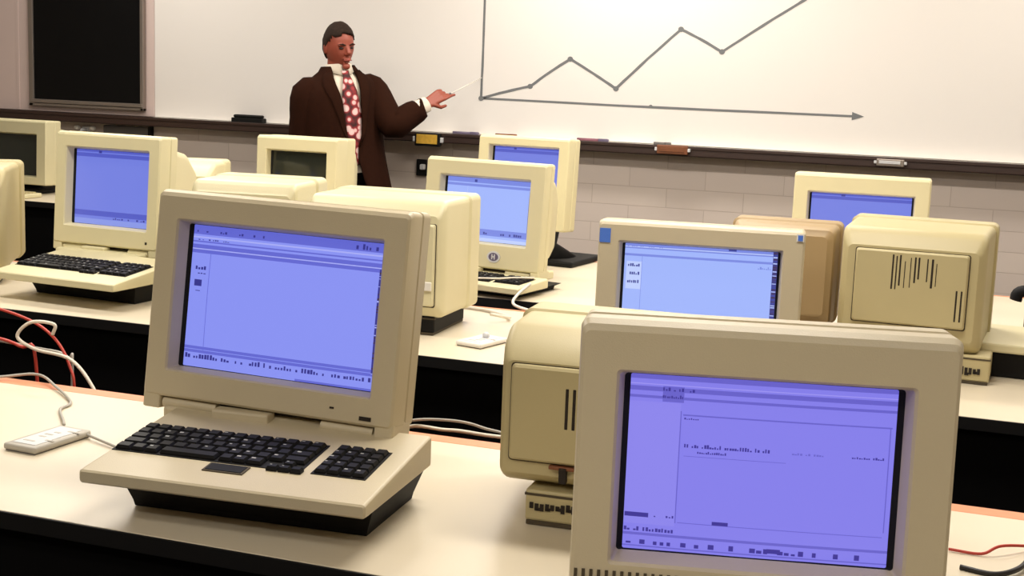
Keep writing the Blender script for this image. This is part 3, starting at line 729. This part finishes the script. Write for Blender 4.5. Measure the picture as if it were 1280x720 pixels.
def headfn(q):
    x, y, z = q
    if z < 0: x *= 1-.30*(-z)**1.6; y = y*(1-.18*(-z)) + (-.10)*(-z)**2
    if y < 0: x *= 1-.06*(-y)
    if z > .3: y *= 1.02
    # eye sockets
    for sx in (-1, 1):
        dd = (x-sx*.38)**2+(z-.02)**2
        if y < 0: y += .10*math.exp(-dd/.03)
    return Vector((x, y, z))
b = MB()
b.ball((0, 0, 0), 1, 4, (.078, .097, .122), headfn, HM)
for vv in b.bm.verts: pass
TH = HM
def hp(x, y, z): return TH @ Vector((x, y, z))
b.ball((0, 0, 0), 1, 2, (1, 1, 1), lambda q: Vector((q.x*.013, q.y*.016-.100, q.z*.020-.012-q.y*.0)), HM)         # nose
b.tube([hp(0, -.090, .016), hp(0, -.100, .0), hp(0, -.111, -.020), hp(0, -.104, -.030)], [.007, .009, .0125, .010], n=10)
for sx in (-1, 1):
    b.ball((0, 0, 0), 1, 2, (1, 1, 1), lambda q: Vector((sx*.011+q.x*.008, q.y*.009-.098, q.z*.008-.027)), HM)
    b.ball((0, 0, 0), 1, 2, (1, 1, 1), lambda q: Vector((sx*.078+q.x*.009, q.y*.018+.008, q.z*.030-.008)), HM)    # ears
    b.ball((0, 0, 0), 1, 2, (1, 1, 1), lambda q: Vector((sx*.030+q.x*.024, q.y*.010-.083, q.z*.007+.020)), HM)    # brows
b.ball((0, 0, 0), 1, 2, (1, 1, 1), lambda q: Vector((q.x*.026, q.y*.012-.090, q.z*.012-.055)), HM)
b.ball((0, 0, 0), 1, 2, (1, 1, 1), lambda q: Vector((q.x*.024, q.y*.018-.082, q.z*.018-.094)), HM)                # chin
b.tube([(0, .015, 1.36), (0, .0, 1.44), (0, -.018, 1.52)], [.064, .057, .056], n=18)                              # neck
# torso
def ell(z, rx, ry, cy=0, n=24): return [Vector((rx*math.cos(2*PI*k/n), cy+ry*math.sin(2*PI*k/n), z)) for k in range(n)]
b.loft([ell(.84, .14, .10, .01), ell(.92, .16, .11, .01), ell(1.02, .148, .10), ell(1.12, .15, .10), ell(1.25, .17, .108), ell(1.34, .165, .10), ell(1.40, .11, .075), ell(1.43, .06, .055)])
capsule(b, (-.10, .01, 1.36), shR, .06, .062); capsule(b, (.10, .01, 1.36), shL, .06, .062)
capsule(b, shL, elL, .055, .043); capsule(b, elL, wrL, .043, .028)
capsule(b, shR, elR, .055, .043); capsule(b, elR, wrR, .043, .028)
for sx in (-1, 1):
    capsule(b, (sx*.085, .01, .90), (sx*.10, .0, .48), .085, .055); capsule(b, (sx*.10, .0, .48), (sx*.11, .02, .09), .053, .036)
    capsule(b, (sx*.11, .03, .05), (sx*.115, -.15, .035), .035, .030)
def hand(b, w, d, nrm, curl, thumb_side, spread=1):
    """palm from wrist w along d; nrm = out of the back of the hand; five separate fingers"""
    d = d.normalized(); nrm = (nrm-d*nrm.dot(d)).normalized(); s = d.cross(nrm)*thumb_side
    palm_end = w+d*.095
    for k in (-.026, -.009, .009, .026): capsule(b, w+s*k*.6+d*.005, palm_end+s*k-d*.006, .014, .0115)
    tips = []
    for i, (k, L) in enumerate(((.030, .072), (.011, .080), (-.009, .074), (-.028, .058))):
        c = curl[i]; p = palm_end+s*k; dirn = d
        for seg, f in ((0, .45), (1, .32), (2, .23)):
            ax = s*thumb_side
            dirn = (Matrix.Rotation(-R(c)*(.8 if seg == 0 else 1)*thumb_side, 3, ax) @ dirn)
            q = p+dirn*L*f
            capsule(b, p, q, .0092-.0008*seg, .0086-.0008*seg); p = q
        tips.append(p)
    t0 = w+d*.03+s*.028; t1 = t0+(d*.6+s*.55-nrm*.35).normalized()*.038; t2 = t1+(d*.95+s*.05-nrm*.35).normalized()*.032
    capsule(b, w+d*.02+s*.012, t0, .014, .012); capsule(b, t0, t1, .0115, .0098); capsule(b, t1, t2, .0098, .0082)
    return tips
camdir = (WL(0, 0, 1.45)-wrL).normalized()
upv = Vector((0, 0, 1))
hand(b, wrL+hdir*.012, hdir, (camdir*.75-upv*.15+upv*.5), (12, 30, 42, 48), 1)
hand(b, wrR+Vector((0, -.01, -.012)), Vector((0, -.12, -1)), Vector((-1, 0, 0)), (14, 18, 20, 22), -1)
body = b.build('body', SKIN, man)
rm = body.modifiers.new('Remesh', 'REMESH'); rm.mode = 'VOXEL'; rm.voxel_size = .0038; rm.use_smooth_shade = True
sm = body.modifiers.new('Smooth', 'SMOOTH'); sm.factor = .5; sm.iterations = 3
# eyes, lids, brows, mouth
for sx in (-1, 1):
    e = MB(); e.ball((0, 0, 0), 1, 2, (1, 1, 1), lambda q: Vector((sx*.030+q.x*.0135, q.y*.010-.0805, q.z*.0065+.003)), HM); e.build('eye', EYE, man)
    e = MB(); e.tube([hp(sx*.012, -.0945, .019), hp(sx*.030, -.0935, .0255), hp(sx*.050, -.081, .021)], [.003, .0042, .0028], n=8); e.build('eyebrow', HAIR, man)
e = MB(); e.tube([hp(-.024, -.0955, -.060), hp(0, -.1045, -.058), hp(.024, -.0955, -.060)], [.0025, .005, .0025], n=8); e.build('mouth', LIP, man)
# hair shell
e = MB(); vs = e.ball((0, 0, 0), 1, 4, (.078, .097, .122), lambda q: headfn(q))
kill = []
for f in e.bm.faces:
    c = f.calc_center_median(); x, y, z = c.x/.078, c.y/.097, c.z/.122
    lim = .52+.10*math.cos(x*3) if y < -.45 else (.55-(y+.45)*1.2 if y < .0 else (-.02-(y)*1.4 if y < .35 else -.5))
    if z < lim: kill.append(f)
bmesh.ops.delete(e.bm, geom=kill, context='FACES')
for v in e.bm.verts:
    n = v.co.normalized(); v.co += n*(.006+.006*max(0, v.co.z/.122)+random.uniform(-.001, .002)) + Vector((.004*max(0, v.co.z/.12), 0, 0))
    v.co = HM @ v.co
hr = e.build('hair', HAIR, man, smooth=True)
so = hr.modifiers.new('Solidify', 'SOLIDIFY'); so.thickness = .010; so.offset = -1

# jacket
def oring(z, rx, ry, a, cy=0, n=40, dz=0):
    out = []
    for k in range(n+1):
        t = a+(2*PI-2*a)*k/n
        fold = .004*math.sin(7*t+z*9)*(1 if z < 1.2 else .3)
        out.append(Vector(((rx+fold)*math.sin(t), cy-(ry+fold)*math.cos(t), z+dz*math.cos(t))))
    return out
j = MB()
secs = [(.70, .245, .175, .30), (.80, .235, .168, .22), (.90, .224, .158, .12), (1.0, .212, .148, .05), (1.06, .207, .144, .09), (1.12, .205, .142, .20), (1.20, .212, .142, .23), (1.29, .218, .138, .24), (1.34, .212, .126, .28), (1.375, .188, .108, .34), (1.41, .140, .092, .46), (1.44, .096, .080, .62), (1.465, .078, .072, .80)]
j.loft([oring(z, rx, ry, a, .005) for z, rx, ry, a in secs], closed=False, cap0=False, cap1=False)
# sleeves
def sleeve(sh, el, wr, cut):
    end = wr+(el-wr).normalized()*cut
    mid = (sh+el)/2; m2 = (el+end)/2; dn = Vector((0, 0, -1))
    pts = [sh+(sh-el).normalized()*.012+Vector((-sh.x*.35, 0, .008)), sh, mid, el+dn*.008, m2+dn*.010, end+dn*.004, end+(wr-el).normalized()*.003]
    j.tube(spline(pts, 3), [.040, .052, .060, .066, .068, .068, .066, .066, .064, .064, .063, .062, .060, .058, .056, .055, .054, .053, .045][:len(spline(pts, 3))], n=22, caps=False)
sleeve(shL, elL, wrL, .055); sleeve(shR, elR, wrR, .01)
jk = j.build('jacket', JACKET, man, smooth=True, recalc=True)
so = jk.modifiers.new('Solidify', 'SOLIDIFY'); so.thickness = .009; so.offset = 1
# lapels
for sx in (-1, 1):
    l = MB(); rows = []
    for z, rx, ry, a in [s for s in secs if 1.05 < s[0] < 1.46]:
        wd = {1.06: .02, 1.12: .06, 1.20: .14, 1.29: .24, 1.34: .31, 1.375: .36, 1.41: .40, 1.44: .40}.get(z, .2)
        row = []
        for k in range(4):
            t = sx*(a-.02+wd*k/3); e_ = .016
            row.append(Vector(((rx+e_)*math.sin(t), .005-(ry+e_)*math.cos(t), z+(.006 if k == 3 else 0))))
        rows.append(row)
    l.loft(rows, closed=False, cap0=False, cap1=False); lo_ = l.build('lapel', JACKET, jk, smooth=True)
    so = lo_.modifiers.new('Solidify', 'SOLIDIFY'); so.thickness = .005
# shirt: front, collar, cuff
s = MB(); s.loft([ell(.93, .172, .122, .005), ell(1.02, .165, .115, .003), ell(1.12, .168, .115), ell(1.25, .185, .118), ell(1.34, .175, .108), ell(1.40, .12, .088), ell(1.435, .072, .066, -.004), ell(1.455, .066, .062, -.006)], cap0=False, cap1=False)
sh_ = s.build('shirt', SHIRT, man, smooth=True)
for sx in (-1, 1):
    s = MB()
    s.loft([[Vector((r*math.sin(sx*t), -.008-r*1.0*math.cos(t), z-(.022*max(0, 1-t/.9) if q == 0 else 0))) for t in [.12+.20*k for k in range(14)]] for q, (z, r) in enumerate(((1.438, .080), (1.462, .068), (1.480, .064)))], closed=False, cap0=False, cap1=False)
    co = s.build('collar', SHIRT, sh_, smooth=True); m_ = co.modifiers.new('Solidify', 'SOLIDIFY'); m_.thickness = .003
cu = MB(); dcu = (wrL-elL).normalized(); cu.tube([wrL-dcu*.10, wrL-dcu*.04, wrL+dcu*.012, wrL+dcu*.013], [.042, .043, .041, .034], n=20, caps=False)
cuf = cu.build('cuff', SHIRT, sh_, smooth=True); m_ = cuf.modifiers.new('Solidify', 'SOLIDIFY'); m_.thickness = .003
# tie
t = MB(); rows = []
for z, hw, y in ((1.445, .020, -.088), (1.425, .018, -.100), (1.40, .024, -.112), (1.34, .040, -.128), (1.25, .050, -.137), (1.12, .057, -.136), (1.04, .058, -.135), (1.00, .055, -.134), (.965, .006, -.131)):
    rows.append([Vector((hw*s_, y+(0 if abs(s_) < .9 else .004), z)) for s_ in (-1, -.5, 0, .5, 1)])
t.loft(rows, closed=False, cap0=False, cap1=False); ti = t.build('tie', TIE, man, smooth=True)
m_ = ti.modifiers.new('Solidify', 'SOLIDIFY'); m_.thickness = .005
# trousers, belt, shoes
tr = MB()
for sx in (-1, 1): tr.tube([(sx*.075, .01, .95), (sx*.09, .01, .80), (sx*.10, .0, .48), (sx*.11, .015, .10), (sx*.11, .015, .055)], [(.105, .105), (.10, .10), (.078, .078), (.07, .07), (.068, .068)], n=20)
tr.loft([ell(.85, .165, .122, .01), ell(.96, .168, .122, .008), ell(1.0, .17, .122, .005)])
trs = tr.build('trousers', TROUSER, man, smooth=True)
be = MB(); be.loft([ell(.985, .173, .125, .005), ell(1.015, .173, .125, .004)], cap0=False, cap1=False); bo = be.build('belt', LEATHER, trs, smooth=True)
m_ = bo.modifiers.new('Solidify', 'SOLIDIFY'); m_.thickness = .003
for sx in (-1, 1):
    s = MB(); s.ball((sx*.112, -.06, .045), 1, 3, (.045, .14, .045), lambda q: Vector((q.x, q.y, max(q.z, -.98)))); s.build('shoe', LEATHER, man)
# pointer stick in the hand
hp0 = wrL+hdir*.10; tipw = WL(-2.632, 6.865, 1.428)
pt = empty('pointer_stick', man.matrix_world @ Vector((0, 0, 0))); tag(pt, 'thin white pointing stick held in the man\'s hand, its tip on the graph axis', 'pointer')
a = Wm @ (wrL+hdir*.085-camdir*.0+Vector((0, 0, -.016))); tip = Vector((-2.632, 6.864, 1.43))
pt.location = a; dv = tip-a
s = MB(); s.tube([dv*.27, dv], [.0040, .0025], n=8); s.build('shaft', WHITEP, pt, smooth=True)
s = MB(); s.tube([-dv*.10, dv*.28], .0065, n=10); s.build('grip', DKGREY, pt, smooth=True)

for o in C.objects:
    if o.parent is None and o.get('category') in ('computer', 'monitor', 'phone', 'keyboard') and abs(o.location.z-TZ) < 1e-5: o.location.z += .0012
# ------------------------------------------------------------------ lights in the ceiling
LM = emat('light_diffuser', (1, .93, .82, 1), 4)
def troffer(x, y, w, d, power, name='ceiling_light', lab='long unseen fluorescent ceiling panel, those around the camera added as fill'):
    r = empty(name, (x, y, 2.8)); tag(r, lab, 'ceiling light', 'fluorescent ceiling panels')
    b = MB(); b.box(-w/2, w/2, -d/2, d/2, -.012, -.004); b.build('diffuser', LM, r)
    b = MB()
    for (a, c, e, g_) in ((-w/2-.03, -w/2, -d/2-.03, d/2+.03), (w/2, w/2+.03, -d/2-.03, d/2+.03), (-w/2, w/2, -d/2-.03, -d/2), (-w/2, w/2, d/2, d/2+.03)): b.box(a, c, e, g_, -.02, 0)
    b.build('light_frame', WHITEP, r)
    l = bpy.data.lights.new('ceiling_lamp', 'AREA'); l.shape = 'RECTANGLE'; l.size = w; l.size_y = d; l.energy = power; l.color = (1, .94, .86)
    o = bpy.data.objects.new('ceiling_lamp', l); C.objects.link(o); o.location = (0, 0, -.025); o.parent = r
for (x, y, p) in ((-.6, 2.75, 40), (-2.9, 2.75, 34), (-1.0, 4.6, 36), (-3.3, 4.6, 34), (-1.8, 6.1, 30), (.6, 6.1, 14), (-4.6, 6.1, 18), (1.2, 4.6, 18), (-.8, -.6, 26), (.9, .2, 10), (-2.6, .2, 16)):  # last three, around the camera, are added as frontal fill
    troffer(x, y, 1.2, .3, p)
w = bpy.data.worlds.new('world'); bpy.context.scene.world = w; w.use_nodes = True
w.node_tree.nodes['Background'].inputs[0].default_value = (.9, .85, .8, 1); w.node_tree.nodes['Background'].inputs[1].default_value = .05

# ------------------------------------------------------------------ camera
F_, pitch, roll, yaw, Hc = 1700, R(8.89), R(2.19), R(19.38), 1.45
fw = Vector((-math.sin(yaw)*math.cos(pitch), math.cos(yaw)*math.cos(pitch), -math.sin(pitch)))
rt = Vector((math.cos(yaw), math.sin(yaw), 0)); up = rt.cross(fw)
rt2 = rt*math.cos(roll)+up*math.sin(roll); up2 = -rt*math.sin(roll)+up*math.cos(roll)
cd = bpy.data.cameras.new('camera'); cam = bpy.data.objects.new('camera', cd); C.objects.link(cam)
cam.matrix_world = Matrix(((rt2.x, up2.x, -fw.x, 0), (rt2.y, up2.y, -fw.y, 0), (rt2.z, up2.z, -fw.z, Hc), (0, 0, 0, 1)))
cd.sensor_width = 36; cd.lens = 36*F_/1280; cd.clip_start = .05
sc = bpy.context.scene; sc.camera = cam
sc.view_settings.view_transform = 'Standard'; sc.view_settings.look = 'None'; sc.view_settings.gamma = 1; sc.view_settings.use_curve_mapping = False
sc.view_settings.exposure = .0
